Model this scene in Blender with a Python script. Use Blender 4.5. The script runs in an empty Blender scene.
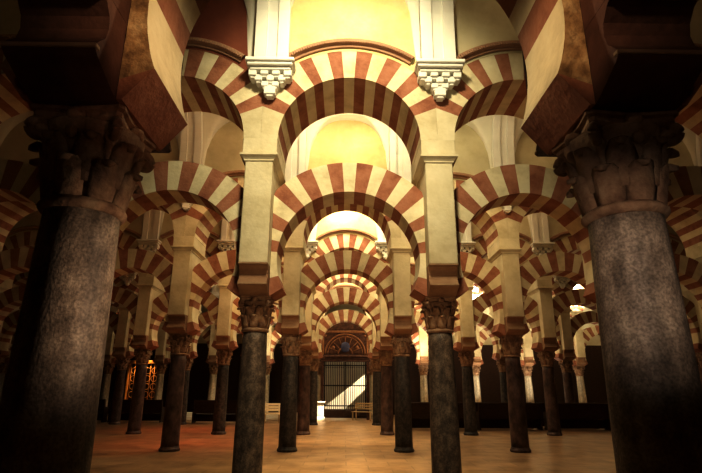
import bpy, math, random
from mathutils import Vector, Matrix

random.seed(7)
PI = math.pi
S = 3.0                                            # bay width, column to column
ROWS = [2.643, 8.293, 13.986, 19.275, 24.659, 29.959]
BACK = 35.6
COL = bpy.context.scene.collection
sin, cos = math.sin, math.cos


# ------------------------------------------------------------------ mesh builder
class MB:
    def __init__(self):
        self.v, self.f, self.m, self.s = [], [], [], []

    def add(self, vs, fs, mi=0, smooth=False):
        b = len(self.v)
        self.v += [tuple(p) for p in vs]
        for f in fs:
            self.f.append([b + i for i in f])
            self.m.append(mi)
            self.s.append(smooth)

    def box(self, x0, x1, y0, y1, z0, z1, mi=0):
        vs = [(x, y, z) for z in (z0, z1) for y in (y0, y1) for x in (x0, x1)]
        self.add(vs, [(0, 2, 3, 1), (4, 5, 7, 6), (0, 1, 5, 4), (2, 6, 7, 3), (0, 4, 6, 2), (1, 3, 7, 5)], mi)

    def bbox(self, x0, x1, y0, y1, z0, z1, b=.01, mi=0):
        """a box with chamfered vertical and horizontal edges"""
        def ring(i, z):
            return [(x0 + i, y0 + b, z), (x0 + b, y0 + i, z), (x1 - b, y0 + i, z), (x1 - i, y0 + b, z),
                    (x1 - i, y1 - b, z), (x1 - b, y1 - i, z), (x0 + b, y1 - i, z), (x0 + i, y1 - b, z)]
        def small(z):
            return [(min(max(x, x0 + b), x1 - b), min(max(y, y0 + b), y1 - b), z) for x, y, _ in ring(0, z)]
        self.loft([small(z0), ring(0, z0 + b), ring(0, z1 - b), small(z1)], mi=mi, caps=True)

    def loft(self, rings, mi=0, closed=True, caps=False, smooth=False):
        n = len(rings[0])
        vs = [p for r in rings for p in r]
        fs = []
        for k in range(len(rings) - 1):
            for i in range(n if closed else n - 1):
                j = (i + 1) % n
                fs.append((k * n + i, k * n + j, (k + 1) * n + j, (k + 1) * n + i))
        if caps:
            fs.append(tuple(range(n))[::-1])
            fs.append(tuple((len(rings) - 1) * n + i for i in range(n)))
        self.add(vs, fs, mi, smooth)

    def lathe(self, prof, n=32, mi=0, c=(0, 0, 0), smooth=True):
        rings = [[(c[0] + r * cos(2 * PI * i / n), c[1] + r * sin(2 * PI * i / n), c[2] + z) for i in range(n)] for r, z in prof]
        self.loft(rings, mi, caps=True, smooth=smooth)

    def tube(self, pts, r, n=8, mi=0, caps=True):
        pts = [Vector(p) for p in pts]
        rings = []
        up = Vector((0, 0, 1))
        for i, p in enumerate(pts):
            d = (pts[min(i + 1, len(pts) - 1)] - pts[max(i - 1, 0)]).normalized()
            a = d.cross(up)
            if a.length < 1e-3:
                a = d.cross(Vector((1, 0, 0)))
            a.normalize()
            b = a.cross(d).normalized()
            rr = r[i] if isinstance(r, (list, tuple)) else r
            rings.append([p + a * rr * cos(2 * PI * k / n) + b * rr * sin(2 * PI * k / n) for k in range(n)])
        self.loft(rings, mi, caps=caps, smooth=True)

    def prism_x(self, prof, x0, x1, mi=0, smooth=False):
        """profile of (y, z) pushed along x"""
        self.loft([[(x, y, z) for y, z in prof] for x in (x0, x1)], mi, caps=True, smooth=smooth)

    def prism_y(self, prof, y0, y1, mi=0):
        self.loft([[(x, y, z) for x, z in prof] for y in (y0, y1)], mi, caps=True)

    def build(self, name, mats, parent=None, loc=None):
        me = bpy.data.meshes.new(name)
        me.from_pydata(self.v, [], self.f)
        mats = mats if isinstance(mats, (list, tuple)) else [mats]
        for m in mats:
            me.materials.append(m)
        me.polygons.foreach_set('material_index', self.m)
        me.polygons.foreach_set('use_smooth', self.s)
        me.validate()
        import bmesh
        bm = bmesh.new()
        bm.from_mesh(me)
        bmesh.ops.recalc_face_normals(bm, faces=bm.faces)
        bm.to_mesh(me)
        bm.free()
        o = bpy.data.objects.new(name, me)
        COL.objects.link(o)
        if parent:
            o.parent = parent
        if loc:
            o.location = loc
        return o


def tag(o, label=None, cat=None, group=None, kind=None):
    for k, v in (('label', label), ('category', cat), ('group', group), ('kind', kind)):
        if v:
            o[k] = v
    return o


def empty(name, loc=(0, 0, 0)):
    o = bpy.data.objects.new(name, None)
    COL.objects.link(o)
    o.location = loc
    o.empty_display_size = .2
    return o


def dup(o, parent=None):
    c = o.copy()
    COL.objects.link(c)
    c.parent = parent
    for ch in list(o.children):
        dup(ch, c)
    return c


class Proto:
    """first placement uses the prototype itself, later ones copies of it and of each part"""
    def __init__(self, root):
        self.root, self.used = root, False

    def place(self, loc):
        o = dup(self.root) if self.used else self.root
        self.used = True
        o.location = loc
        return o


# ------------------------------------------------------------------ materials
def mat(name, cols, scale=3.0, rough=.8, bump=.25, bscale=18.0, spec=.3, detail=6.0, stops=None, metal=0.0, stretch=(1, 1, 1), rand=0.0):
    m = bpy.data.materials.new(name)
    m.use_nodes = True
    nt = m.node_tree
    N, L = nt.nodes, nt.links
    b = N['Principled BSDF']
    b.inputs['Roughness'].default_value = rough
    b.inputs['Metallic'].default_value = metal
    b.inputs['Specular IOR Level'].default_value = spec
    tc = N.new('ShaderNodeTexCoord')
    oi = N.new('ShaderNodeObjectInfo')
    mp = N.new('ShaderNodeMapping')
    mp.inputs['Scale'].default_value = stretch
    off = N.new('ShaderNodeVectorMath'); off.operation = 'SCALE'
    L.new(oi.outputs['Location'], off.inputs[0]); off.inputs['Scale'].default_value = 1.37
    L.new(tc.outputs['Object'], mp.inputs['Vector'])
    ad = N.new('ShaderNodeVectorMath'); ad.operation = 'ADD'
    L.new(mp.outputs[0], ad.inputs[0]); L.new(off.outputs[0], ad.inputs[1])
    n1 = N.new('ShaderNodeTexNoise')
    n1.inputs['Scale'].default_value = scale
    n1.inputs['Detail'].default_value = detail
    n1.inputs['Roughness'].default_value = .62
    L.new(ad.outputs[0], n1.inputs['Vector'])
    cr = N.new('ShaderNodeValToRGB')
    e = cr.color_ramp.elements
    stops = stops or [.3 + .4 * i / max(1, len(cols) - 1) for i in range(len(cols))]
    for i, c in enumerate(cols):
        el = e[i] if i < 2 else e.new(stops[i])
        el.position = stops[i]
        el.color = (*c, 1)
    L.new(n1.outputs['Fac'], cr.inputs['Fac'])
    src = cr.outputs['Color']
    if rand:
        hs = N.new('ShaderNodeHueSaturation')
        mr = N.new('ShaderNodeMapRange')
        mr.inputs['To Min'].default_value = 1 - rand
        mr.inputs['To Max'].default_value = 1 + rand
        L.new(oi.outputs['Random'], mr.inputs['Value'])
        L.new(mr.outputs[0], hs.inputs['Value'])
        L.new(src, hs.inputs['Color'])
        src = hs.outputs['Color']
    L.new(src, b.inputs['Base Color'])
    if bump:
        n2 = N.new('ShaderNodeTexNoise')
        n2.inputs['Scale'].default_value = bscale
        n2.inputs['Detail'].default_value = 5
        L.new(ad.outputs[0], n2.inputs['Vector'])
        bp = N.new('ShaderNodeBump')
        bp.inputs['Strength'].default_value = bump
        bp.inputs['Distance'].default_value = .03
        L.new(n2.outputs['Fac'], bp.inputs['Height'])
        L.new(bp.outputs[0], b.inputs['Normal'])
    return m


M = {}
M['cream'] = mat('cream_stone', [(.50, .42, .27), (.66, .57, .38), (.74, .66, .47)], 2.2, .85, .3, 14)
M['red'] = mat('red_brick_voussoir', [(.235, .09, .05), (.34, .15, .085), (.41, .20, .122)], 3.5, .85, .35, 22)
M['pier'] = mat('pier_plaster', [(.48, .40, .25), (.60, .52, .35), (.68, .60, .43)], 1.6, .85, .3, 12)
M['impost'] = mat('impost_stone', [(.23, .125, .068), (.32, .19, .108), (.39, .25, .15)], 2.0, .8, .3, 14)
M['white'] = mat('white_plaster', [(.72, .69, .60), (.80, .77, .69)], 1.5, .8, .1, 10)
M['vault'] = mat('vault_plaster', [(.70, .66, .54), (.80, .77, .66)], .8, .85, .1, 6)
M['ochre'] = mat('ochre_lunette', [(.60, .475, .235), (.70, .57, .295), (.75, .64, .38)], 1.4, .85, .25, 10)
M['mould'] = mat('pink_moulding', [(.35, .2, .12), (.45, .275, .175)], 4, .8, .2, 20)
M['rough'] = mat('rough_bare_stone', [(.12, .06, .025), (.34, .21, .10), (.50, .36, .2)], 6, .95, 1.0, 13, stops=[.32, .5, .68])
M['marble_grey'] = mat('grey_marble', [(.09, .07, .055), (.21, .165, .13), (.34, .27, .21)], 5, .55, .15, 30, stops=[.34, .5, .68], stretch=(1, 1, .55))
M['marble_dark'] = mat('dark_marble', [(.035, .028, .025), (.085, .065, .055), (.15, .115, .095)], 7, .45, .15, 30, stops=[.34, .5, .7], stretch=(1, 1, .6))
M['marble_red'] = mat('reddish_marble', [(.05, .028, .02), (.11, .062, .045), (.19, .115, .085)], 6, .5, .15, 30, stops=[.34, .5, .7], stretch=(1, 1, .6))
M['capital'] = mat('carved_capital_stone', [(.16, .085, .05), (.32, .2, .12), (.46, .33, .21)], 7, .85, .5, 25)
M['wood'] = mat('dark_wood', [(.03, .014, .008), (.07, .032, .016)], 5, .5, .2, 20, stretch=(1, 1, 4))
M['carved'] = mat('carved_red_wood', [(.035, .014, .008), (.075, .03, .016), (.125, .055, .027)], 6, .6, .5, 24)
M['gilt'] = mat('gilded_wood', [(.45, .2, .05), (.65, .36, .12)], 8, .45, .4, 30)
M['trace'] = mat('worn_gilt_wood', [(.14, .05, .02), (.26, .12, .045)], 8, .55, .4, 30)
M['iron'] = mat('wrought_iron', [(.02, .015, .012), (.04, .03, .025)], 8, .5, .1, 30, metal=.4)
M['blue'] = mat('dark_blue_medallion', [(.03, .03, .06), (.07, .06, .1)], 8, .6, .1, 20)
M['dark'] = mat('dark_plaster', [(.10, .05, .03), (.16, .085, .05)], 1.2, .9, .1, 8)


def floor_mat():
    m = mat('stone_floor', [(.22, .125, .06), (.37, .225, .118), (.48, .31, .17)], 1.6, .34, .12, 9, spec=.35)
    nt = m.node_tree
    N, L = nt.nodes, nt.links
    b = N['Principled BSDF']
    src = b.inputs['Base Color'].links[0].from_socket
    br = N.new('ShaderNodeTexBrick')
    br.inputs['Scale'].default_value = 1.0
    br.inputs['Brick Width'].default_value = .9
    br.inputs['Row Height'].default_value = .6
    br.inputs['Mortar Size'].default_value = .012
    br.inputs['Color1'].default_value = (1, 1, 1, 1)
    br.inputs['Color2'].default_value = (.84, .84, .84, 1)
    br.inputs['Mortar'].default_value = (.6, .6, .6, 1)
    tc = [n for n in N if n.type == 'TEX_COORD'][0]
    L.new(tc.outputs['Object'], br.inputs['Vector'])
    mx = N.new('ShaderNodeMix'); mx.data_type = 'RGBA'; mx.blend_type = 'MULTIPLY'
    mx.inputs['Factor'].default_value = 1
    L.new(src, mx.inputs['A']); L.new(br.outputs['Color'], mx.inputs['B'])
    L.new(mx.outputs['Result'], b.inputs['Base Color'])
    return m


def marble(name, dark, mid_, light, speck=70):
    m = mat(name, [dark, mid_, light], 11, .55, .2, 60, detail=14, stops=[.3, .5, .72], stretch=(1, 1, .7))
    nt = m.node_tree
    N, L = nt.nodes, nt.links
    b = N['Principled BSDF']
    src = b.inputs['Base Color'].links[0].from_socket
    tc = [n for n in N if n.type == 'TEX_COORD'][0]
    def layer(scale, st, lo, hi, p0, p1, src):
        mp = N.new('ShaderNodeMapping'); mp.inputs['Scale'].default_value = st
        L.new(tc.outputs['Object'], mp.inputs['Vector'])
        n = N.new('ShaderNodeTexNoise'); n.inputs['Scale'].default_value = scale; n.inputs['Detail'].default_value = 4
        L.new(mp.outputs[0], n.inputs['Vector'])
        r = N.new('ShaderNodeMapRange')
        r.inputs['From Min'].default_value = p0; r.inputs['From Max'].default_value = p1
        r.inputs['To Min'].default_value = lo; r.inputs['To Max'].default_value = hi
        L.new(n.outputs['Fac'], r.inputs['Value'])
        mx = N.new('ShaderNodeMix'); mx.data_type = 'RGBA'; mx.blend_type = 'MULTIPLY'; mx.inputs['Factor'].default_value = 1
        L.new(src, mx.inputs['A']); L.new(r.outputs[0], mx.inputs['B'])
        return mx.outputs['Result']
    src = layer(speck, (1, 1, 1), .68, 1.2, .36, .62, src)
    src = layer(6, (1, 1, .1), .55, 1.25, .34, .62, src)
    L.new(src, b.inputs['Base Color'])
    return m


M['marble_grey'] = marble('grey_marble', (.15, .112, .082), (.31, .24, .18), (.48, .385, .29))
M['marble_mid'] = marble('brown_grey_marble', (.055, .04, .03), (.155, .112, .08), (.29, .215, .155), 50)
M['marble_dark'] = marble('dark_marble', (.03, .024, .02), (.075, .058, .046), (.14, .11, .085), 40)
M['marble_pale'] = marble('pale_marble', (.34, .29, .22), (.5, .44, .34), (.62, .56, .45))
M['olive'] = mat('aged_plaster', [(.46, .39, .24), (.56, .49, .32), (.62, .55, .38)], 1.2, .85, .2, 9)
M['shaded_red'] = mat('shaded_red_plaster', [(.19, .06, .035), (.26, .09, .05)], 1.6, .85, .2, 9)  # dim red shade of one left bay, put into its panel colour
M['fillet'] = mat('worn_stone_edge', [(.3, .19, .11), (.45, .31, .19)], 5, .8, .3, 20)
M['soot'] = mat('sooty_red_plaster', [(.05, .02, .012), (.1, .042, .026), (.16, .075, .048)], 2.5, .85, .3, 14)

M['floor'] = floor_mat()

# ------------------------------------------------------------------ prototypes: column
ZN, ZA = 2.43, 2.93                                # neck of the shaft, top of the abacus


def capital_mesh():
    b = MB()
    b.lathe([(.19, 0), (.205, .05), (.215, .2), (.235, .34), (.265, .42), (.2, .43)], 32)
    for tier, (zb, zt, out, w, nn, ph) in enumerate(((.0, .2, .075, .075, 8, 0), (.08, .33, .085, .07, 8, PI / 8))):
        for k in range(nn):
            a = ph + 2 * PI * k / nn
            ca, sa = cos(a), sin(a)
            rows = []
            path = [(.0, .0, 1.0), (.012, .3, 1.15), (.02, .6, 1.2), (.04, .85, 1.0), (.085, 1.0, .75), (.115, .95, .5), (.115, .84, .25)]
            for o_, t, ww in path:
                z = zb + (zt - zb) * t
                r = .195 + .03 * max(0, z / .4) + o_ * out / .125
                hw = w * ww
                ring = []
                for s_, dr in ((-1, -.012), (-.5, .012), (0, .022), (.5, .012), (1, -.012), (.5, -.03), (0, -.02), (-.5, -.03)):
                    rr = r + dr
                    tx = s_ * hw
                    ring.append((rr * ca - tx * sa, rr * sa + tx * ca, z))
                rows.append(ring)
            b.loft(rows, caps=True, smooth=True)
    for k in range(8):                              # small stalk buds between the leaves and the scrolls
        a = PI / 8 + 2 * PI * k / 8 + PI / 8
        r = .245
        prof = [(.008, -.035), (.03, -.02), (.036, 0), (.03, .02), (.008, .035)]
        b.lathe(prof, 10, c=(r * cos(a), r * sin(a), .34))
    return b


def volute_mesh(k):
    b = MB()
    a = PI / 4 + k * PI / 2
    ca, sa = cos(a), sin(a)
    pts, rad = [], []
    for i in range(26):                             # spiral scroll in the diagonal plane
        t = i / 25
        ang = -PI * .6 + t * 2.6 * PI
        rr = .055 * (1 - .75 * t)
        u = .285 + rr * cos(-ang)
        z = .37 + rr * sin(-ang)
        pts.append((u * ca, u * sa, z))
        rad.append(.03 - .012 * t)
    pts = [(.215 * ca, .215 * sa, .2), (.235 * ca, .235 * sa, .29)] + pts
    rad = [.015, .022] + rad
    b.tube(pts, rad, 8)
    b.lathe([(.005, -.02), (.024, -.01), (.024, .01), (.005, .02)], 10, c=(.285 * ca, .285 * sa, .37))
    return b


def abacus_mesh():
    b = MB()
    def ring(h, dip, z):
        out = []
        for q in range(4):
            a0 = PI / 4 + q * PI / 2
            c0 = Vector((cos(a0), sin(a0))) * h * math.sqrt(2)
            a1 = a0 + PI / 2
            c1 = Vector((cos(a1), sin(a1))) * h * math.sqrt(2)
            mid = Vector((cos(a0 + PI / 4), sin(a0 + PI / 4)))
            for i in range(8):
                t = i / 8
                t2 = .06 + .88 * t / (7 / 8) if i < 8 else 1
                p = c0.lerp(c1, t2) - mid * dip * sin(PI * t2)
                out.append((p.x, p.y, z))
        return out
    b.loft([ring(.225, .035, .425), ring(.245, .04, .445), ring(.245, .04, .47), ring(.262, .03, .48), ring(.262, .03, .5)], caps=True)
    for q in range(4):
        a = q * PI / 2
        b.lathe([(.01, -.045), (.04, -.03), (.05, 0), (.04, .03), (.01, .045)], 12, c=(.228 * cos(a), .228 * sin(a), .445))
    return b


def column_proto():
    r = empty('marble_column')
    b = MB()
    prof = [(.224 - .034 * t - .008 * sin(PI * t) * -1, .1 + (ZN - .14) * t) for t in [i / 14 for i in range(15)]]
    b.lathe(prof, 48)
    b.build('shaft', M['marble_grey'], r)
    b = MB()
    b.lathe([(.19, ZN - .06), (.205, ZN - .055), (.222, ZN - .035), (.222, ZN - .02), (.205, ZN), (.19, ZN + .005)], 40)
    b.build('neck_ring', M['capital'], r)
    b = MB()
    b.lathe([(.25, 0), (.262, .02), (.262, .05), (.245, .075), (.232, .085), (.235, .1), (.225, .115)], 40)
    b.build('base', M['marble_grey'], r)
    c = capital_mesh().build('capital', M['capital'], r, (0, 0, ZN))
    for k in range(4):
        volute_mesh(k).build('volute', M['capital'], c)
    abacus_mesh().build('abacus', M['capital'], c)
    return Proto(r)


# ------------------------------------------------------------------ prototypes: pier
PF = .6                                            # pier and upper wall half depth
UZ, UR, UR2 = 5.55, 1.21, 1.82                     # upper arch centre height and radii
LZ, LR, LR2 = 3.55, 1.17, 1.71                     # lower arch


def pier_proto():
    r = empty('masonry_pier')
    h = .228
    b = MB()
    b.bbox(-h, h, -PF, PF, 3.39, 5.16, .012)
    b.build('lower_shaft', M['pier'], r)
    half = [(-.60, 3.40), (-.585, 3.385), (-.53, 3.36), (-.48, 3.30), (-.465, 3.235), (-.48, 3.165), (-.53, 3.11), (-.55, 3.085), (-.553, 3.05),
            (-.53, 3.03), (-.46, 3.0), (-.36, 2.955), (-.28, 2.931)]
    prof = half + [(-y, z) for y, z in half[::-1]]
    b = MB()
    b.prism_x(prof, -h + .002, h - .002)
    b.build('corbel', M['impost'], r)
    for sg in (-1, 1):
        for y, z in ((.59, 3.385), (.552, 3.068)):
            b = MB()
            b.bbox(-h - .004, h + .004, min(sg * (y - .03), sg * (y + .012)), max(sg * (y - .03), sg * (y + .012)), z - .012, z + .012, .004)
            b.build('fillet', M['fillet'], r)
    b = MB()
    def rg(hx, hy, z):
        return [(-hx, -hy, z), (hx, -hy, z), (hx, hy, z), (-hx, hy, z)]
    b.loft([rg(.235, .607, 5.12), rg(.25, .62, 5.135), rg(.25, .62, 5.155), rg(.29, .655, 5.2), rg(.315, .68, 5.215), rg(.315, .68, 5.25), rg(.28, .62, 5.27)], caps=True)
    b.build('cornice', M['pier'], r)
    b = MB()
    b.bbox(-.285, .285, -PF, PF, 5.265, UZ - .002, .004)
    b.build('upper_block', M['pier'], r)
    return Proto(r)


# ------------------------------------------------------------------ prototypes: arches
def wedge_ring(b, r0, r1, zc, d, clip, bounds, mi_in, mi_face, sub=3, mi_out=None):
    for k in range(len(bounds) - 1):
        a0, a1 = bounds[k], bounds[k + 1]
        inn, out = [], []
        for i in range(sub + 1):
            a = math.radians(a0 + (a1 - a0) * i / sub)
            ro = r1
            if abs(cos(a)) * ro > clip:
                ro = max(clip / abs(cos(a)), r0 + .02)
            inn.append((r0 * cos(a), zc + r0 * sin(a)))
            out.append((ro * cos(a), zc + ro * sin(a)))
        n = sub + 1
        vs = [(x, -d, z) for x, z in inn] + [(x, -d, z) for x, z in out] + [(x, d, z) for x, z in inn] + [(x, d, z) for x, z in out]
        face = [(i, i + 1, n + i + 1, n + i) for i in range(sub)] + [(2 * n + i, 3 * n + i, 3 * n + i + 1, 2 * n + i + 1) for i in range(sub)]
        b.add(vs, face, mi_face(k))
        b.add(vs, [(i, 2 * n + i, 2 * n + i + 1, i + 1) for i in range(sub)], mi_in(k))
        b.add(vs, [(n + i, n + i + 1, 3 * n + i + 1, 3 * n + i) for i in range(sub)], mi_in(k))
        if k == 0:
            b.add(vs, [(0, n, 3 * n, 2 * n)], mi_in(k))
        if k == len(bounds) - 2:
            b.add(vs, [(sub, 2 * n + sub, 3 * n + sub, n + sub)], mi_in(k))


def jitter(bounds, amp, keep_ends=True):
    out = list(bounds)
    for i in range(1, len(out) - 1):
        out[i] += random.uniform(-amp, amp)
    return out


def lower_arch_proto(stone, name='horseshoe_arch', n=21, lowest=-4.5, tipa=25.5):
    r = empty(name)
    b = MB()
    st = (180 - 2 * lowest) / n
    bounds = jitter([lowest + st * i for i in range(n + 1)], .7)
    par = lambda k: 0 if (k - n // 2) % 2 == 0 else 1
    wedge_ring(b, LR, LR2, LZ, .3, 1.268, bounds, par, par)
    b.build('voussoir_ring', stone[:2], r)
    for s in (-1, 1):                               # pale horseshoe return and its red foot
        b = MB()
        bb = [-tipa, -15, lowest] if s > 0 else [180 - lowest, 195, 180 + tipa]
        mi = (lambda k: 0 if k == 0 else 1) if s > 0 else (lambda k: 1 if k == 0 else 0)
        mf = mi
        if len(stone) > 4:
            mi, mf = (lambda k: 2), (lambda k: 1)
        wedge_ring(b, LR, LR2, LZ, .3, 1.268, bb, mi, mf, 4)
        t = math.radians(tipa)
        tip = (LR * cos(t), LZ - LR * sin(t))
        lw = [(tip[0], tip[1]), (1.268, LZ - 1.268 * math.tan(t)), (1.268, 2.932), (1.24, 2.932)]
        top = [(s * x, z) for x, z in lw]
        b.prism_y(top, -.3, .3, 0)
        b.build('springer', stone[2:], r)
    return Proto(r)


def upper_arch_proto():
    r = empty('round_arch')
    b = MB()
    n = 21
    bounds = [90 - 94.5 + 9 * i for i in range(n + 1)]
    bounds[0], bounds[-1] = 0, 180
    bounds = jitter(bounds, .6)
    par = lambda k: 0 if (k - n // 2) % 2 == 0 else 1
    face = lambda k: par(k) if 3 <= k <= n - 4 else 2
    wedge_ring(b, UR, UR2, UZ, PF - .004, 1.499, bounds, par, face)
    b.build('voussoir_ring', [M['cream'], M['red'], M['pier']], r)
    for s in (-1, 1):
        b = MB()
        lim = math.acos(1.07 / 1.83)
        def arc(rr, yy):
            return [(rr * cos(lim + (PI - 2 * lim) * i / 36), yy, UZ + rr * sin(lim + (PI - 2 * lim) * i / 36)) for i in range(37)]
        y0, y1, y2 = s * (PF - .03), s * (PF + .04), s * (PF + .09)
        b.loft([arc(1.815, y0), arc(1.815, y1), arc(1.86, y1), arc(1.875, y2), arc(1.96, y2), arc(1.99, y0)], closed=False)
        for i in range(52):
            a = lim + (PI - 2 * lim) * (i + .5) / 52
            t = Vector((-sin(a), 0, cos(a)))
            u = Vector((cos(a), 0, sin(a)))
            c = Vector((0, 0, UZ)) + u * 1.9
            vs = [c + t * p * .017 + u * q * .026 + Vector((0, y2 + s * w, 0)) for w in (-.01, .028) for q in (-1, 1) for p in (-1, 1)]
            b.add(vs, [(0, 2, 3, 1), (4, 5, 7, 6), (0, 1, 5, 4), (2, 6, 7, 3), (0, 4, 6, 2), (1, 3, 7, 5)])
        b.build('hood_moulding', M['mould'], r)
    return Proto(r)


# ------------------------------------------------------------------ vault geometry
ZS, CTOP, CHW = 6.95, 9.2, 1.2
BTOP = 10.0


def cross_z(x):
    u = abs((x + 1.5) % 3 - 1.5)
    if u >= CHW:
        return -1e9
    return ZS + (CTOP - ZS) * (1 - (u / CHW) ** 2.6) ** (1 / 2.6)


def main_z(y, ya, yb):
    c, h = (ya + yb) / 2, (yb - ya) / 2
    t = min(1, abs(y - c) / h)
    return ZS + (BTOP - ZS) * (1 - t ** 2.7) ** (1 / 2.7)


def vault(name, ya, yb, xa, xb, hole=None):
    b = MB()
    xs = []
    x = xa
    while x < xb + 1e-6:
        xs.append(x)
        x += .1
    xs = [x for x in xs]
    ny = 44
    ys = [(ya + yb) / 2 - (yb - ya) / 2 * cos(PI * j / ny) for j in range(ny + 1)]
    vs, fs = [], []
    for x in xs:
        for y in ys:
            vs.append((x, y, max(main_z(y, ya, yb), cross_z(x))))
    n = ny + 1
    for i in range(len(xs) - 1):
        for j in range(ny):
            if hole and hole[0] < xs[i] < hole[1] and hole[2] < ys[j] < hole[3]:
                continue
            fs.append((i * n + j, i * n + j + 1, (i + 1) * n + j + 1, (i + 1) * n + j))
    b.add(vs, fs, 0, True)
    o = b.build(name, M['vault'])
    return tag(o, kind='structure')


def pilaster_proto(ya, yb, side):
    """plaster pilaster on a carved bracket; its strip climbs the vault of the nave ya..yb from the wall at ya (side=1) or yb (side=-1)"""
    r = empty('vault_pilaster')
    wall = ya if side > 0 else yb
    path = [(wall, 6.85), (wall, 6.95)]
    for i in range(1, 15):
        t = 1 - .5 * (i / 14) ** 1.2
        y = (ya + yb) / 2 - side * (yb - ya) / 2 * t
        path.append((y, main_z(y, ya, yb)))
    rel = [(y - wall, z) for y, z in path]
    def strip(b, x0, x1, off):
        rings = []
        for i, (y, z) in enumerate(rel):
            p, q = rel[max(0, i - 1)], rel[min(len(rel) - 1, i + 1)]
            dy, dz = q[0] - p[0], q[1] - p[1]
            l = math.hypot(dy, dz)
            ny, nz = side * abs(dz) / l, -abs(dy) / l
            y, z = y + ny * .025, z + nz * .025
            rings.append([(x0, y, z), (x1, y, z), (x1, y + ny * off, z + nz * off), (x0, y + ny * off, z + nz * off)])
        b.loft(rings, caps=True)
    b = MB()
    strip(b, -.30, .30, .10)
    b.build('panel', M['white'], r)
    for s in (-1, 1):
        b = MB()
        strip(b, s * .2 - .1, s * .2 + .1, .15)
        b.build('edge_strip', M['white'], r)
    b = MB()
    q = lambda y: side * y
    def bx(x0, x1, d, z0, z1):
        b.bbox(x0, x1, min(q(.006), q(d)), max(q(.006), q(d)), z0, z1, .012)
    bx(-.42, .42, .34, 6.86, 6.93)
    bx(-.39, .39, .30, 6.80, 6.86)
    bx(-.35, .35, .24, 6.74, 6.80)
    def drop(x, w, d, z0, z1):
        bx(x - w, x + w, d, z0 + .04, z1)
        b.bbox(x - w * .6, x + w * .6, min(q(.006), q(d * .85)), max(q(.006), q(d * .85)), z0, z0 + .05, .01)
    for x in (-.3, -.1, .1, .3):
        drop(x, .07, .22, 6.6 if abs(x) > .2 else 6.62, 6.76)
    for x in (-.2, 0, .2):
        drop(x, .065, .19, 6.52, 6.68)
    for x in (-.09, .09):
        drop(x, .06, .17, 6.42, 6.56)
    drop(0, .1, .16, 6.28, 6.5)
    b.build('bracket', M['white'], r)
    return Proto(r)


# ------------------------------------------------------------------ setting
XW = 21.0
YF = -3.2
b = MB(); b.box(-XW, XW, YF, BACK, -.2, 0)
tag(b.build('floor', M['floor']), kind='structure')
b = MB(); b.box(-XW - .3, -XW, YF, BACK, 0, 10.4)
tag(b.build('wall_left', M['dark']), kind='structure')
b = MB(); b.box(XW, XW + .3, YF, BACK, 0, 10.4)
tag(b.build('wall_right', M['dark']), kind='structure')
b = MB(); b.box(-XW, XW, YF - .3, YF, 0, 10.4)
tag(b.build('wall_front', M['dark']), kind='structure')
b = MB(); b.box(-XW, XW, BACK, BACK + .3, 0, 4.6); b.box(-XW, XW, BACK, BACK + .3, 4.6, 10.4, 1)
tag(b.build('wall_back', [M['wood'], M['olive']]), kind='structure')

NBAY = [3, 3, 4, 5, 6, 7]        # half the number of columns built per arcade


def upper_wall(k):
    Y = ROWS[k]
    b = MB()
    na = 7
    for i in range(-na, na + 1):
        xc = i * S
        n = 24
        pts = []
        for j in range(n + 1):
            x = -1.5 + 3 * j / n
            rr = UR2 - .06
            pts.append((x, UZ + math.sqrt(max(0, rr * rr - x * x))))
        for side in (-1, 1):
            y = Y + side * PF
            vs = [(xc + x, y, z) for x, z in pts] + [(xc + x, y, 10.3) for x, z in pts]
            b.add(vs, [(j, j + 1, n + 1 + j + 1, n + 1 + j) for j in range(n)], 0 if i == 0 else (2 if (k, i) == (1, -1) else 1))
        vs = [(xc + x, Y - PF, z) for x, z in pts] + [(xc + x, Y + PF, z) for x, z in pts]
        b.add(vs, [(j, j + 1, n + 1 + j + 1, n + 1 + j) for j in range(n)])
    o = b.build('wall_arcade', [M['ochre'], M['olive'], M['shaded_red']])
    return tag(o, kind='structure')


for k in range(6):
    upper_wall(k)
naves = [(YF, ROWS[0] - PF)] + [(ROWS[i] + PF, ROWS[i + 1] - PF) for i in range(5)] + [(ROWS[5] + PF, BACK)]
for i, (ya, yb) in enumerate(naves):
    vault('ceiling', ya, yb, -XW, XW)

# ------------------------------------------------------------------ place the arcades
ORD = ['', 'first', 'second', 'third', 'fourth', 'fifth', 'sixth', 'seventh']
ROWN = ['nearest arcade', 'second arcade', 'third arcade', 'fourth arcade', 'fifth arcade', 'farthest arcade']
cp, pp = column_proto(), pier_proto()
la = lower_arch_proto([M['cream'], M['red'], M['red'], M['cream']])
lr = lower_arch_proto([M['cream'], M['red'], M['red'], M['rough'], M['cream']], n=19, lowest=4.5, tipa=21.5)
ua = upper_arch_proto()


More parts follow.
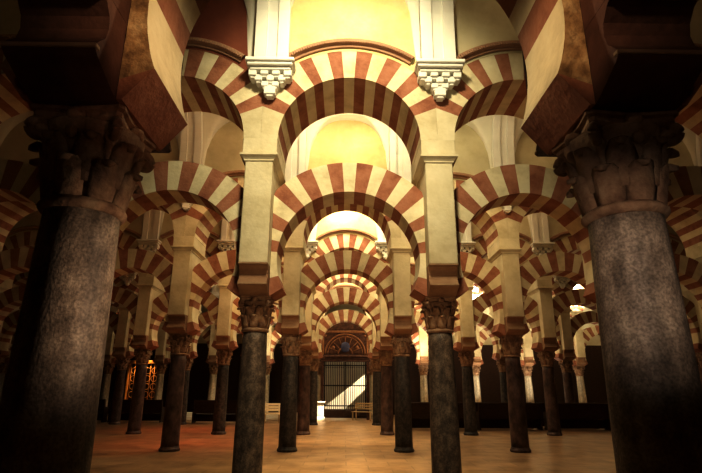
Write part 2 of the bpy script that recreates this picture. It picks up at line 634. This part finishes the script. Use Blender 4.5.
# repeats that stand wholly behind other things or outside the frame are left out
SKIP = {
    ('column', 0, -2.5), ('column', 0, -1.5), ('column', 0, 1.5), ('column', 0, 2.5), ('column', 1, -2.5), ('column', 1, 2.5),
    ('pier', 0, -2.5), ('pier', 0, -1.5), ('pier', 0, 1.5), ('pier', 0, 2.5), ('pier', 1, -2.5), ('pier', 1, 2.5), ('pier', 5, 5.5), ('pier', 5, 6.5),
    ('lower', 0, -3), ('lower', 0, -2), ('lower', 0, 2), ('lower', 0, 3), ('lower', 1, -3), ('lower', 1, 3), ('lower', 2, -4), ('lower', 2, 4), ('lower', 3, -5), ('lower', 3, 5), ('lower', 4, -6), ('lower', 4, 6), ('lower', 5, -7), ('lower', 5, 7),
    ('upper', 0, -3), ('upper', 0, -2), ('upper', 0, -1), ('upper', 0, 0), ('upper', 0, 1), ('upper', 0, 2), ('upper', 0, 3), ('upper', 1, -3), ('upper', 1, 3), ('upper', 2, -4), ('upper', 2, 4), ('upper', 3, -5), ('upper', 3, 5), ('upper', 4, -6), ('upper', 4, 6), ('upper', 5, -7), ('upper', 5, 7),
    ('pilaster', 1, -2.5), ('pilaster', 1, -1.5), ('pilaster', 1, 1.5), ('pilaster', 1, 2.5), ('pilaster', 2, 2.5), ('pilaster', 3, -4.5), ('pilaster', 3, 3.5), ('pilaster', 3, 4.5), ('pilaster', 4, -5.5), ('pilaster', 4, -4.5), ('pilaster', 4, -2.5), ('pilaster', 4, -1.5), ('pilaster', 4, -0.5), ('pilaster', 4, 0.5), ('pilaster', 4, 1.5), ('pilaster', 4, 2.5), ('pilaster', 4, 4.5), ('pilaster', 4, 5.5), ('pilaster', 5, -6.5), ('pilaster', 5, -5.5), ('pilaster', 5, -1.5), ('pilaster', 5, -0.5), ('pilaster', 5, 0.5), ('pilaster', 5, 1.5), ('pilaster', 5, 3.5), ('pilaster', 5, 5.5), ('pilaster', 5, 6.5)}
KEYS = {}


def want(kind, k, i):
    return (kind, k, i) not in SKIP


def side_of(c):
    return 'left' if c < 0 else 'right'


TONES = [('marble_grey', 'grey'), ('marble_dark', 'dark'), ('marble_red', 'reddish dark'), ('marble_mid', 'brown-grey'), ('marble_pale', 'pale')]
for k, Y in enumerate(ROWS):
    n = NBAY[k]
    cols = [c + .5 for c in range(-n, n)]
    for c in cols:
        nth = ORD[int(abs(c) + .5)]
        sd = side_of(c)
        if want('column', k, c):
          o = cp.place((c * S, Y, 0))
          KEYS[o.name] = ('column', k, c)
          if k == 0:
              tn = TONES[0]
          elif k == 1:
              tn = TONES[3]
          else:
              tn = TONES[4] if k == 5 else TONES[[2, 1, 2, 1][int(abs(c) + .5 + k) % 4]]
          for ch in o.children:
              if ch.name.split('.')[0] in ('shaft', 'base'):
                  ch.material_slots[0].link = 'OBJECT'
                  ch.material_slots[0].material = M[tn[0]]
          if k == 0 and abs(c) < 1:
              lab = f'massive mottled grey marble column close by on the {sd}, worn leafy capital'
          else:
              lab = f'{tn[1]} leafy-capped marble column, {nth} {sd} of the aisle, {ROWN[k]}'
          tag(o, lab, 'column', f'columns of the {ROWN[k]}', 'thing')
        if not want('pier', k, c):
            continue
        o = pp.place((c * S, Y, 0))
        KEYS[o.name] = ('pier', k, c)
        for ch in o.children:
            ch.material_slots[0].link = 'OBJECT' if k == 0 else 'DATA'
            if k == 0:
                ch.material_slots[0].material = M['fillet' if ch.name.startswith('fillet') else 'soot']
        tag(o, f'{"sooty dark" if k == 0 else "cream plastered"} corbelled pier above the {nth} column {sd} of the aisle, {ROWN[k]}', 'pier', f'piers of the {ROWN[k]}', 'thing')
    for i in range(-n, n + 1):
        if i == 0:
            pos = 'spanning the central aisle'
        else:
            pos = f'{ORD[abs(i)]} bay to the {side_of(i)} of the aisle'
        if not (k == 5 and i == 0) and want('lower', k, i):
            o = (lr if k == 0 else la).place((i * S, Y, 0))
            KEYS[o.name] = ('lower', k, i)
            st = 'rough bare stone horseshoe arch' if k == 0 else 'lower striped horseshoe arch'
            tag(o, f'{st}, {pos}, {ROWN[k]}', 'arch', f'lower arches of the {ROWN[k]}', 'thing')
        if not want('upper', k, i):
            continue
        o = ua.place((i * S, Y, 0))
        KEYS[o.name] = ('upper', k, i)
        tag(o, f'upper striped round arch, {pos}, {ROWN[k]}', 'arch', f'upper arches of the {ROWN[k]}', 'thing')

for k in range(1, 6):
    ya, yb = naves[k]
    if not any(want('pilaster', k, c + .5) for c in range(-NBAY[k], NBAY[k])):
        continue
    pr = pilaster_proto(ya, yb, -1)
    for c in [c + .5 for c in range(-NBAY[k], NBAY[k])]:
        if not want('pilaster', k, c):
            continue
        o = pr.place((c * S + (.13 if c < 0 else .06) * (k == 1), yb, 0))
        KEYS[o.name] = ('pilaster', k, c)
        tag(o, f'white pilaster on stepped bracket, {ORD[int(abs(c) + .5)]} {side_of(c)} of the aisle, {ROWN[k]}', 'pilaster', f'pilasters of the {ROWN[k]}', 'thing')

# ------------------------------------------------------------------ chapel gate
GY = ROWS[5] - .86


def chapel_gate():
    r = empty('chapel_gate', (0, GY, 0))
    tag(r, 'dark carved wooden chapel portal with barred iron gate at the end of the aisle', 'gate')
    b = MB()
    for s in (-1, 1):
        x0, x1 = sorted((s * 1.18, s * 1.34))
        b.bbox(x0, x1, -.1, .1, .0, 3.06, .02)
        b.build('jamb', M['carved'], r); b = MB()
    b.bbox(-1.42, 1.42, -.2, .15, 3.06, 3.16, .02)
    b.bbox(-1.36, 1.36, -.14, .12, 3.16, 3.3, .02)
    b.bbox(-1.5, 1.5, -.24, .16, 3.3, 3.42, .02)
    for i in range(28):
        x = -1.34 + 2.68 * i / 27
        b.box(x - .025, x + .025, -.19, -.13, 3.2, 3.28)
    b.build('cornice', M['carved'], r)
    # arched top filling the head of the bay
    b = MB()
    pts = [(1.38 * cos(PI * i / 32), 4.0 + 1.38 * sin(PI * i / 32)) for i in range(33)] + [(-1.38, 3.42), (1.38, 3.42)]
    b.prism_y(pts, .0, .08)
    t = b.build('tympanum', M['carved'], r)
    b = MB()
    arc = lambda rr, n=32, z0=3.46: [(rr * cos(PI * i / n), -.03, z0 + rr * sin(PI * i / n)) for i in range(n + 1)]
    for rr, w in ((1.12, .05), (.98, .03), (.4, .04)):
        b.tube(arc(rr), w, 8)
    for i in range(1, 8):
        a = PI * i / 8
        b.tube([(.42 * cos(a), -.03, 3.46 + .42 * sin(a)), (.96 * cos(a), -.03, 3.46 + .96 * sin(a))], .025, 6)
    b.bbox(-1.3, 1.3, -.08, .02, 4.66, 4.78, .02)
    b.bbox(-1.3, -1.2, -.06, .02, 3.42, 4.66, .015)
    b.bbox(1.2, 1.3, -.06, .02, 3.42, 4.66, .015)
    b.tube([(1.34 * cos(PI * i / 32), -.03, 4.0 + 1.34 * sin(PI * i / 32)) for i in range(33)], .06, 8)
    for s in (-1, 1):
        b.lathe([(.01, -.1), (.08, -.06), (.1, 0), (.08, .06), (.01, .1)], 12, c=(s * .68, -.02, 3.85))
        b.lathe([(.01, -.07), (.06, -.04), (.07, 0), (.06, .04), (.01, .07)], 12, c=(s * 1.12, -.02, 4.5))
    b.build('tracery', M['trace'], t)
    b = MB()
    b.lathe([(.01, -.3), (.2, -.22), (.27, 0), (.2, .22), (.01, .3)], 20, c=(0, 0, 0))
    b.v = [(x, y * .25 - .04, z + 3.86) for x, y, z in b.v]
    b.build('medallion', M['blue'], t)
    b = MB()
    b.bbox(-1.18, 1.18, -.05, .05, .1, .55, .015)
    for i in range(6):
        x = -1.0 + .4 * i
        b.bbox(x - .16, x + .16, -.075, -.03, .17, .48, .02)
    b.build('base_panel', M['wood'], r)
    for i in range(23):
        x = -1.13 + 2.26 * i / 22
        b = MB()
        b.tube([(x, 0, .55), (x, 0, 3.06)], .017 if i % 11 else .04, 8)
        b.lathe([(.01, -.05), (.035, 0), (.01, .05)], 8, c=(x, 0, 2.75))
        b.build('bar', M['iron'], r)
    for z in (.72, 1.78, 2.86):
        b = MB()
        b.bbox(-1.18, 1.18, -.025, .025, z - .03, z + .03, .006)
        b.build('rail', M['iron'], r)


chapel_gate()

# chapel room behind the gate
CY = 32.4
b = MB(); b.box(-2.3, 2.3, CY, CY + .15, 0, 4.9)
tag(b.build('wall_chapel', M['white']), kind='structure')
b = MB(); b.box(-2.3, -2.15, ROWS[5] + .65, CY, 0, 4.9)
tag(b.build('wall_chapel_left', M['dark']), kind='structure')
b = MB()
WY0, WY1, WZ0, WZ1 = 30.95, 32.38, 2.45, 3.3  # unseen opening shaped to cut a spot's beam into the diagonal sun band
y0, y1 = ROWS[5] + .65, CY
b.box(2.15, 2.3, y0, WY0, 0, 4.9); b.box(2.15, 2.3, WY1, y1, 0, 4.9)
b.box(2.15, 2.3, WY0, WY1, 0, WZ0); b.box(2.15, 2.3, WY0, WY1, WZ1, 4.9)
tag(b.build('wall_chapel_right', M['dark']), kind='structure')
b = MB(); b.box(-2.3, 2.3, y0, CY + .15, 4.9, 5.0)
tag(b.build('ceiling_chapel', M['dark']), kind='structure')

# ------------------------------------------------------------------ pews, step, screen
def pew_proto(w=2.5):
    r = empty('wooden_pew')
    h = w / 2
    b = MB(); b.bbox(-h, h, -.22, .2, .42, .46, .008); b.build('seat', M['wood'], r)
    b = MB()
    b.prism_x([(-.2, .46), (-.16, .46), (-.26, 1.0), (-.3, 1.0)], -h, h)
    b.bbox(-h, h, -.33, -.24, 1.0, 1.05, .01)
    for i in range(6):
        x = -h + w * (i + .5) / 6
        b.prism_x([(-.215, .56), (-.185, .56), (-.25, .92), (-.28, .92)], x - w / 14, x + w / 14)
    b.build('backrest', M['wood'], r)
    for s in (-1, 1):
        b = MB()
        b.prism_x([(-.3, 0), (.24, 0), (.24, .08), (.19, .12), (.2, .6), (.22, .66), (.14, .7), (-.14, .7), (-.22, 1.06), (-.34, 1.06), (-.28, .6), (-.26, .1)],
                  s * h - .03, s * h + .03)
        b.build('end_panel', M['wood'], r)
    b = MB(); b.bbox(-h, h, .12, .17, .06, .4, .006); b.build('front_board', M['wood'], r)
    return Proto(r)


pw = pew_proto()
for j, y in enumerate((21.9, 23.0)):
    for i, x in enumerate((3.9, 6.7, 9.5)):
        o = pw.place((x, y, 0))
        tag(o, f'dark wooden pew, {("front", "back")[j]} row, {ORD[i + 1]} one to the right of the aisle', 'pew', 'dark pews right of the aisle', 'thing')
for i, x in enumerate((-6.0, -10.2, -13.0)):
    o = pw.place((x, 26.4 + .5 * (i > 0) - .5, 0))
    tag(o, f'dark wooden pew left of the aisle near the far step, {ORD[i + 1]} from the aisle', 'pew', 'dark pews left of the aisle', 'thing')


def step():
    b = MB()
    b.bbox(-9.2, -1.85, 28.3, 29.35, 0, .17, .01)
    b.bbox(-9.2, -1.85, 28.62, 29.35, .17, .36, .01)
    o = b.build('stone_step', M['white'])
    tag(o, 'long low pale stone step against the far left arcade', 'step', kind='thing')


step()


def block():
    r = empty('light_patch_block', (-1.42, 28.5, 0))  # block added with its own spot to make the bright patch
    tag(r, 'pale added pedestal blazing in sunlight beside the left jamb of the barred gate', 'block')
    b = MB(); b.bbox(-.36, .36, -.3, .3, 0, .16, .015); b.build('plinth', M['white'], r)
    b = MB(); b.bbox(-.29, .29, -.24, .24, .16, .84, .012); b.bbox(-.2, .2, -.255, -.23, .26, .74, .008); b.build('body', M['white'], r)
    b = MB(); b.bbox(-.33, .33, -.28, .28, .84, .89, .01); b.bbox(-.37, .37, -.31, .31, .89, .96, .012); b.build('cap', M['white'], r)


block()


def bench_proto():
    r = empty('slatted_bench')
    b = MB()
    for i in range(4):
        b.bbox(-.6, .6, -.2 + .1 * i, -.12 + .1 * i, .42, .45, .006)
    b.build('seat', M['pale_wood'], r)
    b = MB()
    for i in range(3):
        z = .55 + .13 * i
        y = .22 + .03 * i
        b.bbox(-.6, .6, y, y + .025, z, z + .08, .006)
    b.build('backrest', M['pale_wood'], r)
    for sx in (-1, 1):
        b = MB(); b.prism_x([(-.18, 0), (-.12, 0), (-.12, .42), (-.18, .42)], sx * .52 - .025, sx * .52 + .025); b.build('leg', M['pale_wood'], r)
        b = MB(); b.prism_x([(.22, 0), (.28, 0), (.26, .42), (.33, .9), (.29, .9), (.2, .42)], sx * .52 - .025, sx * .52 + .025); b.build('leg', M['pale_wood'], r)
    return Proto(r)


M['pale_wood'] = mat('pale_wood', [(.42, .3, .17), (.58, .44, .27)], 5, .5, .2, 20, stretch=(4, 1, 1))
bp_ = bench_proto()
for (x, y, rz, lab) in ((-3.55, 25.5, .45, 'small pale slatted bench left of the aisle behind the second arcade column'),
                        (-3.45, 26.8, .25, 'small pale slatted bench left of the aisle standing nearer the far step'),
                        (.95, 28.4, -.5, 'small pale slatted bench beside the right jamb of the barred gate')):
    o = bp_.place((x, y, 0)); o.rotation_euler.z = rz
    tag(o, lab, 'bench', 'pale slatted benches', 'thing')


def screen():
    r = empty('gilded_screen', (-11.9, 31.2, 0))
    tag(r, 'gilded red chapel screen with turned posts glowing far at the left', 'screen')
    for x in (-.95, .95):
        b = MB()
        b.lathe([(.09, 0), (.11, .05), (.11, .2), (.07, .3), (.09, .8), (.06, 1.2), (.09, 1.7), (.07, 2.6), (.1, 2.8), (.11, 3.0)], 14, c=(x, 0, 0))
        b.build('post', M['gilt'], r)
    b = MB(); b.bbox(-1.1, 1.1, -.1, .1, 3.0, 3.2, .02); b.bbox(-1.0, 1.0, -.07, .07, .85, .97, .02); b.build('rail', M['gilt'], r)
    b = MB(); b.bbox(-.9, .9, -.03, .03, .08, .85, .02)
    for i in range(5):
        b.bbox(-.8 + .33 * i, -.55 + .33 * i, -.06, -.02, .2, .74, .02)
    b.build('lower_panel', M['carved'], r)
    b = MB()
    for i in range(8):
        x = -.8 + 1.6 * i / 7
        b.tube([(x, 0, .97), (x, 0, 3.0)], .025, 8)
    for j in range(4):
        for i in range(4):
            c = (-.6 + .4 * i, 1.25 + .45 * j)
            b.tube([(c[0] + .17 * cos(2 * PI * q / 16), -.02, c[1] + .17 * sin(2 * PI * q / 16)) for q in range(17)], .02, 6)
    b.build('grille', M['gilt'], r)


screen()

# ------------------------------------------------------------------ light
def area(loc, power, size, size_y=None, up=True, color=(1, .8, .5), rot=None, spread=180):  # unseen area light added as fill, no fixture behind it
    l = bpy.data.lights.new('fill', 'AREA')
    l.energy = power
    l.color = color
    l.spread = math.radians(spread)
    if size_y:
        l.shape = 'RECTANGLE'; l.size = size; l.size_y = size_y
    else:
        l.shape = 'DISK'; l.size = size
    o = bpy.data.objects.new('fill_up' if up else 'fill_down', l)
    COL.objects.link(o)
    o.location = loc
    o.rotation_euler = rot or ((PI, 0, 0) if up else (0, 0, 0))
    return o


def spot(loc, target, power, angle, blend=.2, color=(1, .85, .6), size=.05):  # unseen spot added to light one target
    l = bpy.data.lights.new('spot', 'SPOT')
    l.energy = power; l.color = color; l.spot_size = math.radians(angle); l.spot_blend = blend
    l.shadow_soft_size = size
    o = bpy.data.objects.new('spot', l)
    COL.objects.link(o)
    o.location = loc
    o.rotation_euler = (Vector(target) - Vector(loc)).to_track_quat('-Z', 'Y').to_euler()
    return o


WARM = (1, .93, .66)
AMBER = (1, .7, .42)
EMBER = (1, .40, .22)
# unseen fill lights added high under each vault, strongest over the central aisle: a spot thrown on the arcade beyond it,
# one lamp under the crown, one washing the vault, and a low one
for k, thrown, down, upw, low in ((1, 2000, 50, 10, 170), (2, 150, 150, 130, 110), (3, 300, 330, 100, 70), (4, 300, 330, 100, 50), (5, 300, 240, 60, 20)):
    ya, yb = naves[k]
    yl, mid_y = yb - (1.9 if k == 2 else 1.3), (ya + yb) / 2
    spot((0, ya + .5, 8.7), (0, yb, 5.9 if k == 1 else 6.9), thrown, 80, .8, color=WARM, size=.4)
    if k == 1:
        spot((0, ya + .4, 8.2), (0, yb, 4.2), 600, 52, .9, color=WARM, size=.4)
        spot((0, ya + .4, 2.6), (0, yb, 5.6), 420, 74, .9, color=(1, .86, .58), size=.4)
    elif k < 5:
        for s in (-1, 1):
            spot((s * 3, ya + .4, 7.2), (s * 3, yb, 5.6), 620 if s > 0 else 520, 62, .9, color=(1, .79, .46) if s > 0 else (1, .67, .36), size=.3)
    area((0, yl, 9.1), down, 1.4, up=False, color=WARM)
    area((0, mid_y, 7.6), upw, 1.8, color=WARM)
    for s in (-1, 1):
        spot((s * .3, yl - 1.4, 1.3), (s * 1.5, yb + .5, 2.75), low, 42, .9, color=AMBER, size=.2)
    area((0, mid_y, 7.0), 90 if 1 < k < 5 else 30, 1.2, up=False, color=(1, .85, .5), spread=56)
    for s in (-1, 1):
        for j in (1, 2, 3):
            f = (.2, .07, .03)[j - 1] * (1.0 if s > 0 else (.55 if j == 1 else .12))
            if k == 1:
                f *= .25 if s > 0 else .08
            c = (WARM if s > 0 else AMBER) if j == 1 and k > 1 else (AMBER if s > 0 else EMBER)
            if s < 0:
                c = (1, c[1] * .8, c[2] * .7)
            area((s * S * j, yl, 9.1), (down + 150) * f, 1.4, up=False, color=c)
            area((s * S * j, yl, 7.9), upw * f, 1.4, color=c)
            area((s * S * j, yl, 1.5), low * f * .5, 1.6, color=EMBER)
spot((1.6, 2.2, 1.8), (-1.36, 2.64, 2.0), 420, 26, 1.0, color=(1, .78, .58), size=.15)     # shaft close by on the left
spot((.1, -.6, 1.9), (1.46, 2.64, 2.1), 420, 22, 1.0, color=(1, .84, .70), size=.15)     # shaft close by on the right
for s in (-1, 1):
    spot((-s * .6, .4, 4.2), (s * 1.2, 2.34, 3.5), 380, 22, .8, color=(1, .74, .45), size=.1)          # bare stone of the arch
    spot((-s * .8, 4.6, 4.3), (s * 1.15, 2.7, 3.4), 260, 22, .9, color=(1, .86, .58), size=.1)          # and its soffit
    if s < 0:
        spot((.9, .9, 1.5), (-1.12, 2.5, 3.05), 60, 20, .9, color=(1, .5, .3), size=.1)
    area((s * 3.4, 27.6, 2.6), 400 if s > 0 else 180, 1.2, color=(1, .9, .68))
for x, y in ((-4.5, 16.2), (-6, 21.5)):
    area((x, y, 5.2), 60, 1.2, up=False, color=(1, .22, .1), spread=80)  # added red fill, tints the floor on the left
spot((-1.2, 22.5, 3.4), (-3.5, 25.9, .5), 1100, 30, .8, color=(1, .86, .6))
spot((-3.4, 25.2, 3.2), (-7.4, 28.4, .2), 700, 50, .8, color=(1, .75, .45))
area((7.5, 27.8, 1.0), 180, 1.6, color=(1, .9, .7))
area((10.5, 27.8, 1.0), 180, 1.6, color=(1, .9, .7))
area((13.2, 28.2, 6.0), 700, 1.2, color=(1, .93, .75))
area((7.6, 28.2, 6.0), 450, 1.2, color=(1, .93, .75))
area((9, 33.5, 4.8), 150, 2, color=(1, .95, .8))
area((13.5, 33.5, 4.8), 700, 3, color=(1, .95, .8))
spot((6.4, 30.25, 6.45), (2.2, 31.65, 2.9), 26000, 30, size=.03)
spot((1.5, 26.6, 5.2), (-1.42, 28.3, .45), 14000, 11, .6)
spot((-11.9, 30.5, 4.3), (-11.9, 31.2, 1.5), 900, 60, .8, color=(1, .6, .25))
for s in (-1, 1):
    spot((s * .7, -.9, 3.4), (s * 1.45, 2.05, 3.35), 26, 26, .9, color=(1, .6, .42), size=.1)   # mouldings of the sooty piers

w = bpy.data.worlds.new('world')
bpy.context.scene.world = w
w.use_nodes = True
w.node_tree.nodes['Background'].inputs['Color'].default_value = (.02, .012, .01, 1)

# ------------------------------------------------------------------ camera
F, P, YAW, ROLL, CX, H = 505.3, .29777, .01215, .004338, -.0572, 1.4663
cam = bpy.data.cameras.new('camera')
cam.sensor_width = 36
cam.lens = F * 36 / 702
cam.clip_start = .05
co = bpy.data.objects.new('camera', cam)
COL.objects.link(co)
fw = Vector((sin(YAW) * cos(P), cos(YAW) * cos(P), sin(P)))
r0 = Vector((cos(YAW), -sin(YAW), 0))
u0 = r0.cross(fw)
rt = r0 * cos(ROLL) + u0 * sin(ROLL)
up = u0 * cos(ROLL) - r0 * sin(ROLL)
co.matrix_world = Matrix(((rt.x, up.x, -fw.x, CX), (rt.y, up.y, -fw.y, 0), (rt.z, up.z, -fw.z, H), (0, 0, 0, 1)))
sc = bpy.context.scene
sc.camera = co
sc.view_settings.view_transform = 'Standard'
sc.view_settings.look = 'None'
sc.view_settings.exposure = -.35
sc.view_settings.gamma = .72
sc.cycles.use_denoising = True
sc.cycles.max_bounces = 6
sc.cycles.diffuse_bounces = 3
